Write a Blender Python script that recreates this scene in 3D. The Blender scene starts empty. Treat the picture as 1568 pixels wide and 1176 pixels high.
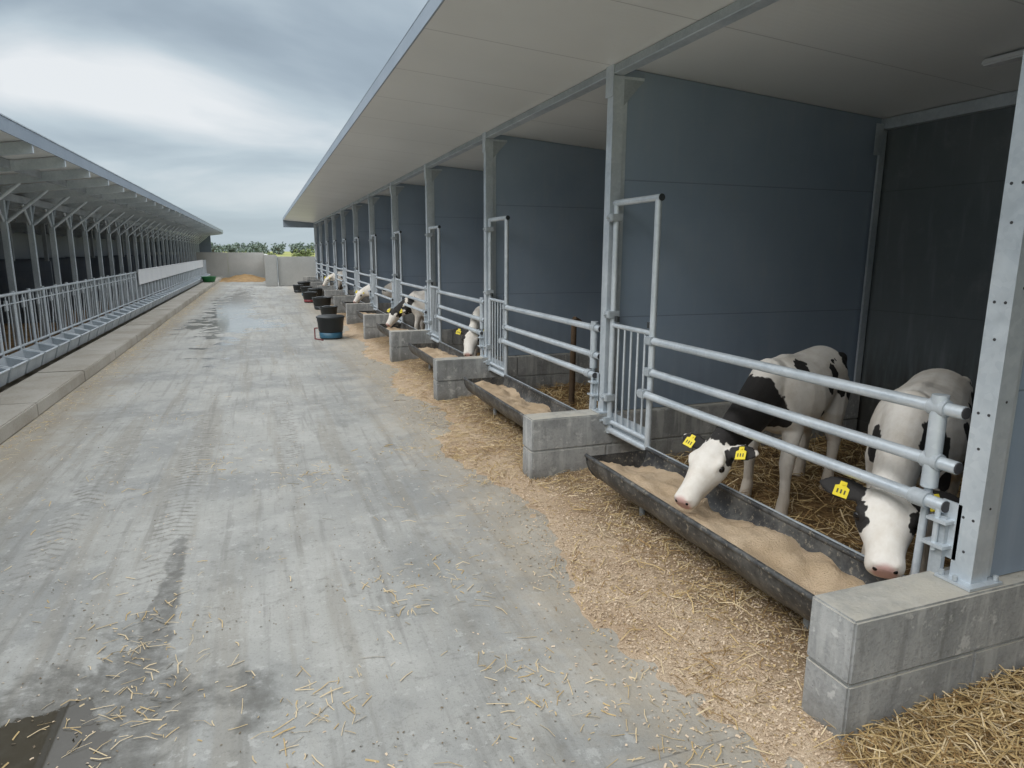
import bpy, bmesh, math, random
import numpy as np
from mathutils import Vector, Matrix, noise
random.seed(7); rng=np.random.default_rng(7)
sc=bpy.context.scene
H=1.7
# ------------------------------------------------------------ node helpers
class NT:
    def __init__(s,mat_or_world):
        s.t=mat_or_world.node_tree; s.n=s.t.nodes; s.l=s.t.links
    def new(s,typ,**kw):
        n=s.n.new(typ)
        for k,v in kw.items(): setattr(n,k,v)
        return n
    def put(s,sock,v):
        if v is None: return
        if isinstance(v,bpy.types.NodeSocket): s.l.new(v,sock)
        elif isinstance(v,(tuple,list)) and sock.type=='RGBA' and len(v)==3: sock.default_value=(*v,1)
        else: sock.default_value=v
    def math(s,op,a,b=None,c=None,clamp=False):
        n=s.new('ShaderNodeMath',operation=op,use_clamp=clamp)
        s.put(n.inputs[0],a)
        if b is not None: s.put(n.inputs[1],b)
        if c is not None: s.put(n.inputs[2],c)
        return n.outputs[0]
    def vmath(s,op,a,b=None):
        n=s.new('ShaderNodeVectorMath',operation=op); s.put(n.inputs[0],a)
        if b is not None: s.put(n.inputs[1],b)
        return n.outputs[1] if op in('LENGTH','DISTANCE','DOT_PRODUCT') else n.outputs[0]
    def noise(s,vec,scale,detail=4,rough=.55,dist=0):
        n=s.new('ShaderNodeTexNoise'); s.put(n.inputs['Vector'],vec)
        n.inputs['Scale'].default_value=scale;n.inputs['Detail'].default_value=detail
        n.inputs['Roughness'].default_value=rough;n.inputs['Distortion'].default_value=dist
        return n.outputs['Fac'],n.outputs['Color']
    def vor(s,vec,scale,feature='F1'):
        n=s.new('ShaderNodeTexVoronoi',feature=feature); s.put(n.inputs['Vector'],vec); n.inputs['Scale'].default_value=scale
        return n.outputs
    def step(s,v,a,b,lo=0.,hi=1.):
        n=s.new('ShaderNodeMapRange',interpolation_type='SMOOTHSTEP'); s.put(n.inputs[0],v)
        n.inputs[1].default_value=a;n.inputs[2].default_value=b;n.inputs[3].default_value=lo;n.inputs[4].default_value=hi
        return n.outputs[0]
    def mix(s,f,a,b,mode='MIX'):
        n=s.new('ShaderNodeMix',data_type='RGBA',blend_type=mode); s.put(n.inputs[0],f); s.put(n.inputs[6],a); s.put(n.inputs[7],b)
        return n.outputs[2]
    def scale(s,vec,sx,sy,sz):
        n=s.new('ShaderNodeMapping'); s.put(n.inputs[0],vec); n.inputs['Scale'].default_value=(sx,sy,sz); return n.outputs[0]
    def obj(s): return s.new('ShaderNodeTexCoord').outputs['Object']
    def bump(s,h,strength=.3,dist=.01,normal=None):
        n=s.new('ShaderNodeBump'); s.put(n.inputs['Height'],h); s.put(n.inputs['Strength'],strength);n.inputs['Distance'].default_value=dist
        if normal: s.put(n.inputs['Normal'],normal)
        return n.outputs[0]
def M(name,col=(.5,.5,.5),rough=.6,metal=0,fn=None):
    m=bpy.data.materials.new(name);m.use_nodes=True
    t=NT(m);b=t.n['Principled BSDF']
    t.put(b.inputs['Base Color'],col);b.inputs['Roughness'].default_value=rough;b.inputs['Metallic'].default_value=metal
    if fn: fn(t,b)
    return m
def varied(c1,c2,scale=3,fine=40,bs=.3,rough=None,stretch=(1,1,1),bd=.005):
    def fn(t,b):
        v=t.scale(t.obj(),*stretch)
        f,_=t.noise(v,scale,4,.6); g,_=t.noise(v,fine,3,.7)
        k=t.math('ADD',t.math('MULTIPLY',t.step(f,.3,.7),.65),t.math('MULTIPLY',t.step(g,.3,.7),.35))
        t.put(b.inputs['Base Color'],t.mix(k,c1,c2))
        t.put(b.inputs['Normal'],t.bump(g,bs,bd))
        if rough: t.put(b.inputs['Roughness'],t.step(f,.3,.7,*rough))
    return fn
def galv(t,b):
    v=t.obj(); o=t.vor(v,45); f,_=t.noise(v,2.5,4); g,_=t.noise(v,14,3)
    k=t.math('ADD',t.math('MULTIPLY',o['Color'],.35),t.math('MULTIPLY',t.step(f,.3,.7),.65))
    t.put(b.inputs['Base Color'],t.mix(k,(.49,.55,.60),(.74,.79,.83)))
    t.put(b.inputs['Roughness'],t.step(g,.3,.7,.34,.55))
m_galv=M('galvanised_steel',metal=.4,fn=galv)
m_galvd=M('galvanised_dull',rough=.6,metal=.2,fn=varied((.34,.38,.41),(.53,.57,.60),3,50,.1))
def panel(ca,cb,dirt):
    def fn(t,b):
        v=t.obj(); s=t.new('ShaderNodeSeparateXYZ');t.put(s.inputs[0],v)
        f,_=t.noise(v,.9,4,.6); g,_=t.noise(t.scale(v,6,6,.8),2,4,.6); h,_=t.noise(v,3.5,5,.7)
        c=t.mix(t.step(f,.3,.7),ca,cb)
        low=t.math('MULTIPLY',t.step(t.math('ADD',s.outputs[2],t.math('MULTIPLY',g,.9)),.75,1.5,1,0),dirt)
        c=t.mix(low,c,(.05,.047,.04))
        c=t.mix(t.math('MULTIPLY',t.step(g,.5,.75),.15),c,(.44,.46,.48))
        c=t.mix(t.math('MULTIPLY',t.step(h,.55,.7),.12),c,(.42,.42,.40))
        fr=t.math('FRACT',t.math('ADD',s.outputs[2],.28))
        j=t.step(t.math('ABSOLUTE',t.math('SUBTRACT',fr,.5)),.0,.006,1,0)
        c=t.mix(t.math('MULTIPLY',j,.5),c,(.08,.09,.10))
        rib=t.math('SINE',t.math('MULTIPLY',s.outputs[2],130))
        t.put(b.inputs['Base Color'],c)
        t.put(b.inputs['Normal'],t.bump(t.math('SUBTRACT',t.math('MULTIPLY',rib,.05),j),.35,.004))
        t.put(b.inputs['Roughness'],t.step(f,.3,.7,.32,.46))
    return fn
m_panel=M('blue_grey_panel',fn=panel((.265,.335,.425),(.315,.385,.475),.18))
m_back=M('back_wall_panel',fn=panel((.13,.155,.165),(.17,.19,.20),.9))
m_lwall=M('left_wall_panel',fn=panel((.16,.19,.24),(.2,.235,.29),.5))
def soffit(t,b):
    v=t.obj(); s=t.new('ShaderNodeSeparateXYZ');t.put(s.inputs[0],v)
    f,_=t.noise(v,.7,4)
    fr=t.math('FRACT',s.outputs[1]); j=t.step(t.math('ABSOLUTE',t.math('SUBTRACT',fr,.5)),0,.009,1,0)
    rb=t.math('SINE',t.math('MULTIPLY',s.outputs[1],6.2832*20))
    c=t.mix(t.step(f,.3,.7),(.78,.79,.775),(.84,.85,.835)); c=t.mix(t.math('MULTIPLY',j,.6),c,(.3,.3,.3))
    t.put(b.inputs['Base Color'],c); t.put(b.inputs['Roughness'],.35)
    t.put(b.inputs['Normal'],t.bump(t.math('SUBTRACT',t.math('MULTIPLY',rb,.12),j),.4,.004))
m_soffit=M('white_roof_panel',fn=soffit)
m_roof=M('roof_edge_metal',rough=.45,metal=.2,fn=varied((.24,.29,.35),(.32,.37,.43),1,30,.05))
def blockm(t,b):
    v=t.obj(); s=t.new('ShaderNodeSeparateXYZ');t.put(s.inputs[0],v)
    f,_=t.noise(v,3,6,.65); g,_=t.noise(v,55,4,.75); w=t.vor(v,38); st,_=t.noise(t.scale(v,9,9,1.2),1.3,4); bl,_=t.noise(v,11,4,.7)
    c=t.mix(t.step(f,.3,.7),(.24,.25,.25),(.41,.415,.41)); c=t.mix(t.math('MULTIPLY',t.step(g,.45,.7),.4),c,(.16,.16,.155))
    c=t.mix(t.math('MULTIPLY',t.step(st,.52,.66),.5),c,(.56,.565,.55))
    c=t.mix(t.math('MULTIPLY',t.step(bl,.58,.67),.6),c,(.62,.62,.60))
    c=t.mix(t.math('MULTIPLY',t.step(st,.3,.44,1,0),.5),c,(.16,.165,.16))
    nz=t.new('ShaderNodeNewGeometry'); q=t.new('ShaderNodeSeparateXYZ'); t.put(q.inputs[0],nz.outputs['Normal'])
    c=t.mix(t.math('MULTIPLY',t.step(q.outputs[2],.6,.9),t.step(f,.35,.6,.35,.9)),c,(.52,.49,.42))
    low=t.math('MULTIPLY',t.step(t.math('ADD',s.outputs[2],t.math('MULTIPLY',f,.2)),.08,.28,1,0),.55)
    c=t.mix(low,c,(.14,.13,.11))
    pit=t.step(w['Distance'],.0,.12,1,0)
    t.put(b.inputs['Base Color'],t.mix(t.math('MULTIPLY',pit,.4),c,(.1,.1,.1))); b.inputs['Roughness'].default_value=.88
    t.put(b.inputs['Normal'],t.bump(t.math('SUBTRACT',g,pit),.6,.008))
m_block=M('concrete_block',fn=blockm)
m_wallc=M('precast_concrete',rough=.85,fn=varied((.38,.38,.36),(.5,.5,.48),.8,20,.2))
def ground(t,b):
    v=t.obj(); s=t.new('ShaderNodeSeparateXYZ');t.put(s.inputs[0],v); X,Y=s.outputs[0],s.outputs[1]
    big,_=t.noise(v,.45,5,.6,.4); mid,midc=t.noise(v,2.2,7,.65,.3); fine,_=t.noise(v,70,4,.75); sp,_=t.noise(v,13,5,.7)
    strk,_=t.noise(t.scale(v,2.6,.16,1),1.6,6,.62); strk2,_=t.noise(t.scale(v,9,.5,1),1.6,4,.6)
    c=t.mix(t.step(big,.38,.62),(.285,.29,.28),(.40,.398,.372))
    c=t.mix(t.math('MULTIPLY',t.step(mid,.48,.62),.5),c,(.475,.475,.45))
    c=t.mix(t.math('MULTIPLY',t.step(mid,.34,.45,1,0),.45),c,(.215,.222,.212))
    c=t.mix(t.math('MULTIPLY',t.step(strk,.48,.62),.45),c,(.26,.24,.20))
    c=t.mix(t.math('MULTIPLY',t.step(strk2,.52,.68),.35),c,(.17,.165,.15))
    c=t.mix(t.math('MULTIPLY',t.step(sp,.55,.66),.4),c,(.18,.178,.16))
    c=t.mix(t.math('MULTIPLY',t.step(sp,.35,.42,1,0),.45),c,(.52,.52,.50))
    c=t.mix(t.math('MULTIPLY',t.step(fine,.52,.72),.45),c,(.14,.138,.125))
    cd=t.math('MULTIPLY',t.step(t.math('ADD',X,t.math('MULTIPLY',mid,.9)),-1.75,-1.05,1,0),.6)
    c=t.mix(cd,c,(.34,.29,.215))
    cd=t.math('MULTIPLY',t.step(t.math('ADD',X,t.math('MULTIPLY',t.math('ADD',mid,sp),.8)),1.6,2.35,0,1),.45)
    c=t.mix(cd,c,(.48,.40,.29))
    def tread(x0,y0,y1,fr,slant,w=.13):
        ph=t.math('ADD',t.math('MULTIPLY',Y,fr),t.math('MULTIPLY',t.math('ABSOLUTE',t.math('SUBTRACT',X,x0)),slant))
        ph=t.math('ADD',ph,t.math('MULTIPLY',mid,3.))
        band=t.step(t.math('SINE',ph),.1,.8)
        dx=t.step(t.math('ABSOLUTE',t.math('SUBTRACT',X,x0)),w*.6,w,1,0)
        dy=t.math('MULTIPLY',t.step(Y,y0,y0+.8),t.step(Y,y1-1.5,y1,1,0))
        r=t.math('MULTIPLY',t.math('MULTIPLY',dx,dy),t.math('MULTIPLY',t.step(sp,.35,.6),t.step(mid,.42,.56)))
        return t.math('MULTIPLY',r,t.math('ADD',t.math('MULTIPLY',band,.8),.2))
    tr=t.math('MAXIMUM',tread(-.62,3.2,8.5,95,40,.14),tread(.12,5,9,95,-40,.12))
    tr=t.math('MAXIMUM',tr,tread(-1.25,3.5,7.5,80,60,.13))
    c=t.mix(t.math('MULTIPLY',tr,.62),c,(.13,.12,.10))
    def blob(x0,y0,rx,ry,amp):
        a=t.math('DIVIDE',t.math('SUBTRACT',X,x0),rx); bb=t.math('DIVIDE',t.math('SUBTRACT',Y,y0),ry)
        d=t.math('SQRT',t.math('ADD',t.math('MULTIPLY',a,a),t.math('MULTIPLY',bb,bb)))
        return t.math('ADD',d,t.math('MULTIPLY',t.math('SUBTRACT',mid,.5),amp))
    pud=t.step(blob(-.84,2.40,.29,.36,2.4),.8,.9,1,0)
    damp=t.step(t.math('MINIMUM',blob(-.78,2.55,.52,.48,2.8),blob(-.55,3.3,.06,1.0,3.6)),.75,1.1,1,0)
    fr_=t.math('MINIMUM',blob(-.85,23,.62,10,3.6),blob(-.65,17,1.1,2.0,4.0))
    far=t.step(fr_,.75,.95,1,0)
    joint=t.step(t.math('ABSOLUTE',t.math('SUBTRACT',t.math('FRACT',t.math('MULTIPLY',t.math('ADD',Y,1.3),.1667)),.5)),0,.0010,1,0)
    c=t.mix(t.math('MULTIPLY',joint,.5),c,(.1,.1,.1))
    c=t.mix(t.math('MULTIPLY',damp,t.step(sp,.3,.6,.4,.85)),c,(.11,.106,.092))
    c=t.mix(t.math('MULTIPLY',far,.5),c,(.15,.15,.145))
    c=t.mix(t.math('MULTIPLY',pud,.9),c,(.05,.042,.028))
    t.put(b.inputs['Base Color'],c)
    r=t.step(mid,.3,.7,.72,.92)
    r=t.math('MINIMUM',r,t.math('SUBTRACT',.95,t.math('MULTIPLY',damp,.5)))
    farr=t.math('MULTIPLY',far,t.step(sp,.35,.65,1,.9))
    r=t.math('MINIMUM',r,t.math('SUBTRACT',.95,t.math('MULTIPLY',farr,.90)))
    r=t.math('MINIMUM',r,t.math('SUBTRACT',.95,t.math('MULTIPLY',pud,.92)))
    t.put(b.inputs['Roughness'],r)
    bs=t.math('MULTIPLY',t.math('SUBTRACT',1,t.math('MAXIMUM',pud,t.math('MULTIPLY',far,.95))),.4)
    t.put(b.inputs['Normal'],t.bump(t.math('ADD',fine,mid),bs,.006))
m_ground=M('concrete_floor',fn=ground)
m_kerb=M('kerb_concrete',rough=.85,fn=varied((.31,.28,.23),(.46,.44,.40),1.6,45,.3))
m_straw=M('straw',rough=.7,fn=varied((.45,.31,.13),(.70,.53,.27),4,30,.1))
m_strawp=M('straw_pale',rough=.7,fn=varied((.64,.50,.29),(.78,.64,.42),4,30,.1))
m_strawb=M('straw_brown',rough=.8,fn=varied((.20,.12,.045),(.40,.25,.10),4,30,.1))
m_bed=M('straw_bed_mat',rough=.95,fn=varied((.10,.06,.025),(.33,.20,.085),3,35,.9,bd=.02,stretch=(1,1.6,1)))
m_feed=M('feed_meal',rough=.95,fn=varied((.48,.35,.22),(.68,.53,.37),5,110,1.,bd=.012))
def spillm(t,b):
    v=t.obj(); s=t.new('ShaderNodeSeparateXYZ');t.put(s.inputs[0],v)
    f,_=t.noise(v,2.2,5,.6); g,_=t.noise(v,110,3,.75); h,_=t.noise(v,22,3,.7)
    c=t.mix(t.step(f,.35,.65),(.54,.40,.275),(.68,.54,.39)); c=t.mix(t.step(g,.35,.7,0,.6),c,(.41,.285,.17))
    dk=t.step(t.math('ADD',s.outputs[0],t.math('MULTIPLY',t.math('ADD',f,h),.35)),2.1,2.4,0,.75)
    c=t.mix(dk,c,(.22,.145,.07))
    t.put(b.inputs['Base Color'],c);b.inputs['Roughness'].default_value=.95;t.put(b.inputs['Normal'],t.bump(g,.9,.012))
m_spill=M('spilled_meal',fn=spillm)
def troughm(t,b):
    v=t.obj(); f,_=t.noise(v,6,5,.7); g,_=t.noise(v,40,4,.7)
    c=t.mix(t.step(f,.4,.68),(.03,.032,.035),(.12,.12,.115)); c=t.mix(t.math('MULTIPLY',t.step(g,.56,.66),.6),c,(.36,.32,.25))
    t.put(b.inputs['Base Color'],c);b.inputs['Roughness'].default_value=.5;t.put(b.inputs['Normal'],t.bump(g,.3,.004))
m_trough=M('black_plastic',fn=troughm)
m_black=M('black_rubber',(.03,.035,.038),.5)
m_hole=M('hole_dark',(.05,.05,.055),.9)
m_blue=M('blue_plastic',(.04,.13,.20),.45); m_red=M('red_plastic',(.20,.03,.035),.5); m_green=M('green_plastic',(.03,.20,.07),.5)
m_white=M('white_board_mat',rough=.6,fn=varied((.62,.64,.66),(.74,.75,.76),1,20,.05))
m_yel=M('tag_yellow',(.85,.68,.02),.45); m_ink=M('tag_ink',(.05,.05,.03),.6)
m_eye=M('eye_black',(.008,.006,.005),.12)
m_wood=M('weathered_wood',rough=.85,fn=varied((.06,.04,.025),(.14,.09,.05),5,50,.5))
# ------------------------------------------------------------ mesh builder
class MB:
    def __init__(s): s.v=[];s.f=[];s.m=[];s.mats=[];s.sm=[]
    def mi(s,mat):
        if mat not in s.mats: s.mats.append(mat)
        return s.mats.index(mat)
    def add(s,vs,fs,mat,smooth=False):
        o=len(s.v); s.v+= [tuple(x) for x in vs]; k=s.mi(mat)
        for f in fs: s.f.append(tuple(i+o for i in f)); s.m.append(k); s.sm.append(smooth)
    def box(s,a,b,mat,bev=0):
        x0,y0,z0=a;x1,y1,z1=b
        if bev<=0:
            s.add([(x0,y0,z0),(x1,y0,z0),(x1,y1,z0),(x0,y1,z0),(x0,y0,z1),(x1,y0,z1),(x1,y1,z1),(x0,y1,z1)],
              [(0,3,2,1),(4,5,6,7),(0,1,5,4),(1,2,6,5),(2,3,7,6),(3,0,4,7)],mat);return
        bm=bmesh.new();bmesh.ops.create_cube(bm,size=1)
        for v in bm.verts: v.co=Vector(((x0+x1)/2+v.co.x*(x1-x0),(y0+y1)/2+v.co.y*(y1-y0),(z0+z1)/2+v.co.z*(z1-z0)))
        bmesh.ops.bevel(bm,geom=bm.edges[:],offset=bev,segments=2,affect='EDGES')
        bm.verts.index_update(); s.add([v.co[:] for v in bm.verts],[[v.index for v in f.verts] for f in bm.faces],mat);bm.free()
    def ball(s,c,r,mat,seg=12):
        bm=bmesh.new();bmesh.ops.create_uvsphere(bm,u_segments=seg,v_segments=8,radius=r);bm.verts.index_update()
        s.add([Vector(c)+v.co for v in bm.verts],[[v.index for v in f.verts] for f in bm.faces],mat,True);bm.free()
    def tube(s,p,q,r,mat,seg=10,r2=None,cap=True):
        p=Vector(p);q=Vector(q);d=(q-p).normalized();a=d.orthogonal().normalized();b=d.cross(a);r2=r if r2 is None else r2
        vs=[];
        for c,rr in((p,r),(q,r2)):
            for i in range(seg):
                t=2*math.pi*i/seg; vs.append(c+a*math.cos(t)*rr+b*math.sin(t)*rr)
        s.add(vs,[(i,(i+1)%seg,seg+(i+1)%seg,seg+i) for i in range(seg)],mat,True)
        if cap: s.add(vs,[tuple(range(seg-1,-1,-1)),tuple(range(seg,2*seg))],mat)
    def path(s,pts,r,mat,seg=10):
        for i in range(len(pts)-1): s.tube(pts[i],pts[i+1],r,mat,seg)
    def lathe(s,c,prof,mat,seg=24):
        vs=[]
        for r,z in prof:
            for i in range(seg): t=2*math.pi*i/seg; vs.append((c[0]+r*math.cos(t),c[1]+r*math.sin(t),c[2]+z))
        fs=[(j*seg+i,j*seg+(i+1)%seg,(j+1)*seg+(i+1)%seg,(j+1)*seg+i) for j in range(len(prof)-1) for i in range(seg)]
        s.add(vs,fs,mat,True)
    def extr(s,prof,y0,y1,mat,closed=False,smooth=False,caps=False):
        n=len(prof);vs=[(x,y0,z) for x,z in prof]+[(x,y1,z) for x,z in prof]
        m=n if closed else n-1
        s.add(vs,[(i,(i+1)%n,n+(i+1)%n,n+i) for i in range(m)],mat,smooth)
        if caps: s.add(vs,[tuple(range(n)),tuple(range(2*n-1,n-1,-1))],mat)
    def obj(s,name,parent=None,fixn=True):
        me=bpy.data.meshes.new(name);me.from_pydata(s.v,[],s.f)
        for m in s.mats: me.materials.append(m)
        me.polygons.foreach_set('material_index',s.m);me.polygons.foreach_set('use_smooth',s.sm)
        if fixn:
            bm=bmesh.new();bm.from_mesh(me);bmesh.ops.recalc_face_normals(bm,faces=bm.faces);bm.to_mesh(me);bm.free()
        me.update();o=bpy.data.objects.new(name,me);sc.collection.objects.link(o)
        if parent: o.parent=parent
        return o
def empty(name):
    e=bpy.data.objects.new(name,None);sc.collection.objects.link(e);return e
# ------------------------------------------------------------ constants
Xb,Y0,S,hb=1.795,1.52,2.906,.488
Xp,Zb,Xe,Ze,Xw=2.43,2.99,1.05,3.086,5.0
slope=(Ze-Zb)/(Xp-Xe); 
def zr(x): return Ze-slope*(x-Xe)
NB=11; YE=Y0+NB*S+.15; YS=-3.2
XK=-2.262
# ------------------------------------------------------------ ground
def sheet(name,x0,x1,y0,y1,z,mat,nx=1,ny=1):
    b=MB();vs=[(x0+(x1-x0)*i/nx,y0+(y1-y0)*j/ny,z) for j in range(ny+1) for i in range(nx+1)]
    b.add(vs,[(j*(nx+1)+i,j*(nx+1)+i+1,(j+1)*(nx+1)+i+1,(j+1)*(nx+1)+i) for j in range(ny) for i in range(nx)],mat);return b.obj(name,fixn=False)
def fieldm(t,b):
    v=t.obj()
    f,_=t.noise(t.scale(v,.01,.03,1),1.5,4); g,_=t.noise(v,.6,5,.7)
    c=t.mix(t.step(f,.35,.65),(.19,.23,.05),(.30,.28,.09)); c=t.mix(t.math('MULTIPLY',t.step(g,.4,.7),.4),c,(.09,.13,.035))
    t.put(b.inputs['Base Color'],c);b.inputs['Roughness'].default_value=.95
m_field=M('field_grass',fn=fieldm)
sheet('ground',-900,900,-300,1500,-.012,m_field)
sheet('concrete_yard',-8,8,-6,46,0,m_ground)
b=MB(); y=-6
while y<44:
    b.box((-2.8,y+.006,.001),(XK+random.uniform(-.004,.004),y+2.0-.006,.15+random.uniform(-.003,.003)),m_kerb,.012); y+=2.0
b.obj('kerb')
# ------------------------------------------------------------ block walls
for k in range(-1,NB+1):
    b=MB(); yb=Y0+k*S
    for c in range(2):
        x=Xb; first=True
        while x<Xw-.05:
            L=.62 if (first and c==0) else (.42 if first else .8)
            if first and c==1: L=.98
            x1=min(x+L,Xw-.03); j=random.uniform(-.003,.003)
            b.box((x+.002,yb+j,c*hb/2+.001),(x1-.002,yb+.2+j,(c+1)*hb/2-.002),m_block,.008); x=x1;first=False
    b.box((Xb+.01,yb+.012,.01),(Xw-.05,yb+.188,hb-.01),m_block)
    b.obj('concrete_block_wall')
# ------------------------------------------------------------ right barn
barn=empty('calf_barn')
b=MB() # roof
XR=5.35; th=.075
b.add([(Xe,YS,zr(Xe)),(XR,YS,zr(XR)),(XR,YE,zr(XR)),(Xe,YE,zr(Xe))],[(0,1,2,3)],m_soffit)
b.add([(Xe,YS,zr(Xe)+th),(XR,YS,zr(XR)+th),(XR,YE,zr(XR)+th),(Xe,YE,zr(Xe)+th)],[(0,1,2,3)],m_roof)
b.box((Xe-.014,YS,zr(Xe)-.012),(Xe-.002,YE,zr(Xe)+th+.012),m_roof)
b.box((Xe-.016,YS,zr(Xe)+th+.014),(Xe+.06,YE,zr(Xe)+th+.02),m_roof)
b.box((Xe-.01,YE+.002,zr(XR)-.02),(XR,YE+.01,zr(Xe)+th+.01),m_roof)
b.obj('roof',barn)
b=MB() # beams
zbm=zr(Xp)
b.box((Xp-.03,YS,zbm-.05),(Xp+.045,YE,zbm-.003),m_galvd); b.box((Xp-.034,YS,zbm-.062),(Xp+.05,YE,zbm-.053),m_galv)
b.box((Xw-.06,YS,zr(Xw)-.09),(Xw-.005,YE,zr(Xw)-.004),m_galv)
b.obj('beams',barn)
b=MB() # posts
for k in range(-1,NB+1):
    y=Y0+k*S+.045; x=Xp-.03; w_=.085
    top=zbm-.066
    b.box((x,y,hb+.002),(x+.006,y+w_,top),m_galv); b.box((x+.0065,y,hb+.002),(x+w_,y+.006,top),m_galv); b.box((x+.0065,y+w_-.006,hb+.002),(x+w_,y+w_,top),m_galv)
    b.box((x+w_-.006,y+.0065,hb+.002),(x+w_,y+.03,top),m_galv)
    b.box((x-.045,y-.03,hb+.0005),(x+.13,y+.11,hb+.0105),m_galv)
    for bx,by in((x-.03,y+.04),(x+.115,y-.012),(x-.03,y+.095)): b.tube((bx,by,hb+.012),(bx,by,hb+.03),.010,m_galvd,6)
    if k<1:
        z=hb+.12;i=0
        while z<top-.1:
            for yy in((.024,.062) if i%2 else (.043,)): b.tube((x-.0012,y+yy,z),(x+.001,y+yy,z),.0055,m_hole,8)
            if i%2: b.tube((x+.045,y-.0012,z+.05),(x+.045,y+.001,z+.05),.005,m_hole,8)
            z+=.27 if i%2 else .13; i+=1
    b.box((x+w_+.001,y+.006,top-.02),(x+.25,y+.012,top-.001),m_galv)
    b.add([(x+w_+.002,y+.009,top-.02),(x+.25,y+.009,top-.02),(x+w_+.002,y+.009,top-.2)],[(0,1,2)],m_galvd)
    b.box((x-.010,y-.01,top-.14),(x-.002,y+.1,top+.07),m_galv)
    b.box((Xw-.09,y-.022,.0),(Xw-.03,y-.002,zr(Xw)-.1),m_galv)
    b.box((Xw-.16,y-.03,zr(Xw)-.3),(Xw-.08,y-.024,zr(Xw)-.05),m_galv)
b.obj('posts',barn,fixn=False)
b=MB()
for k in range(-1,NB+1):
    y=Y0+k*S+.065
    x0=Xp+.062;x1=Xw-.012
    b.add([(x0,y,hb+.003),(x1,y,hb+.003),(x1,y,zr(x1)-.004),(x0,y,zr(x0)-.004),(x0,y+.06,hb+.003),(x1,y+.06,hb+.003),(x1,y+.06,zr(x1)-.004),(x0,y+.06,zr(x0)-.004)],
       [(0,1,2,3),(4,7,6,5),(0,3,7,4),(0,4,5,1),(1,5,6,2)],m_panel)
    b.box((x0-.004,y-.006,hb+.014),(x0+.03,y-.001,zr(x0)-.21),m_galv)
b.obj('divider_panels',barn)
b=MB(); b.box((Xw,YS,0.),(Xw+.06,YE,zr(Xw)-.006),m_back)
b.box((Xp+.1,YE-.06,hb),(Xw-.01,YE-.01,zr(Xw)-.01),m_panel)
b.obj('back_wall',barn)
b=MB(); zz=zr(4.2); b.box((4.15,1.9,zz-.05),(4.25,3.1,zz-.012),m_white,.01); b.obj('lamp_batten',barn)
# ------------------------------------------------------------ gates
rz=[(1.12,Xp-.005),(.906,Xp-.005),(.758,Xp-.045)]
def gate(k):
    b=MB(); yf=Y0+(k+1)*S+.04; yn=Y0+k*S+.04+.095
    yv=yf-.60; ym=yf-.05; sg=12 if k<2 else 8
    for z,x in rz:
        b.tube((x,yn+.035,z),(x,yv+.06,z),.0255,m_galv,sg)
        b.tube((x,yn+.030,z),(x,yn+.036,z),.0225,m_hole,sg)
    b.tube((Xp,yn+.1,.364),(Xp,yf-.03,.364),.024,m_galv,sg)
    zt=2.05; X=Xp
    b.tube((X,yv,.34),(X,yv,zt),.0225,m_galv,sg); b.tube((X,ym,.34),(X,ym,zt),.0225,m_galv,sg)
    b.tube((X,yv-.035,zt),(X,ym+.02,zt),.0225,m_galv,sg); b.tube((X,yv-.037,zt),(X,yv-.034,zt),.0235,m_black,sg)
    b.tube((X,yv,1.17),(X,ym,1.17),.017,m_galv,sg); b.tube((X,yv,.43),(X,ym,.43),.017,m_galv,sg)
    for i in range(1,6):
        yy=yv+(ym-yv)*i/6; b.tube((X,yy,.43),(X,yy,1.17),.0085,m_galv,8)
    b.box((X-.01,yv+.02,1.2),(X+.01,yv+.06,1.24),m_black);b.box((X-.01,ym-.08,1.2),(X+.01,ym-.04,1.24),m_black)
    b.add([(X+.02,yv,.5),(X+.02,ym,.5),(X+.02,ym,.36),(X+.02,yv,.36)],[(0,1,2,3)],m_galvd)
    for z in(.62,1.25,1.95,.44): 
        b.box((X-.055,ym-.03,z-.03),(X+.04,ym+.05,z+.025),m_galvd,.006)
        b.tube((X-.08,ym+.01,z),(X-.05,ym+.01,z),.011,m_galv,6)
    for z,x in rz: b.box((x-.032,yv-.035,z-.029),(x+.032,yv+.045,z+.029),m_galvd,.008)
    yy=yn+.14
    b.tube((X-.005,yy,1.17),(X-.005,yy,.80),.031,m_galv,sg)
    b.tube((X-.005,yy,.80),(X-.02,yy,.40),.016,m_galv,8)
    for z,x in rz: b.tube((x,yy-.035,z),(x,yy+.035,z),.034,m_galvd,sg)
    b.box((X-.08,yn+.0,.60),(X+.03,yn+.09,.612),m_galv); b.box((X-.08,yn+.0,.70),(X-.03,yn+.08,.712),m_galv)
    b.box((X-.03,yn-.02,.56),(X-.02,yn+.06,.78),m_galv); b.box((X-.05,yn+.02,hb-.1),(X-.03,yn+.07,.72),m_galvd)
    b.tube((X-.06,yn+.05,.58),(X-.06,yn+.05,.76),.010,m_galv,8)
    return b.obj('metal_gate')
for k in range(0,NB): gate(k)
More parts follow.
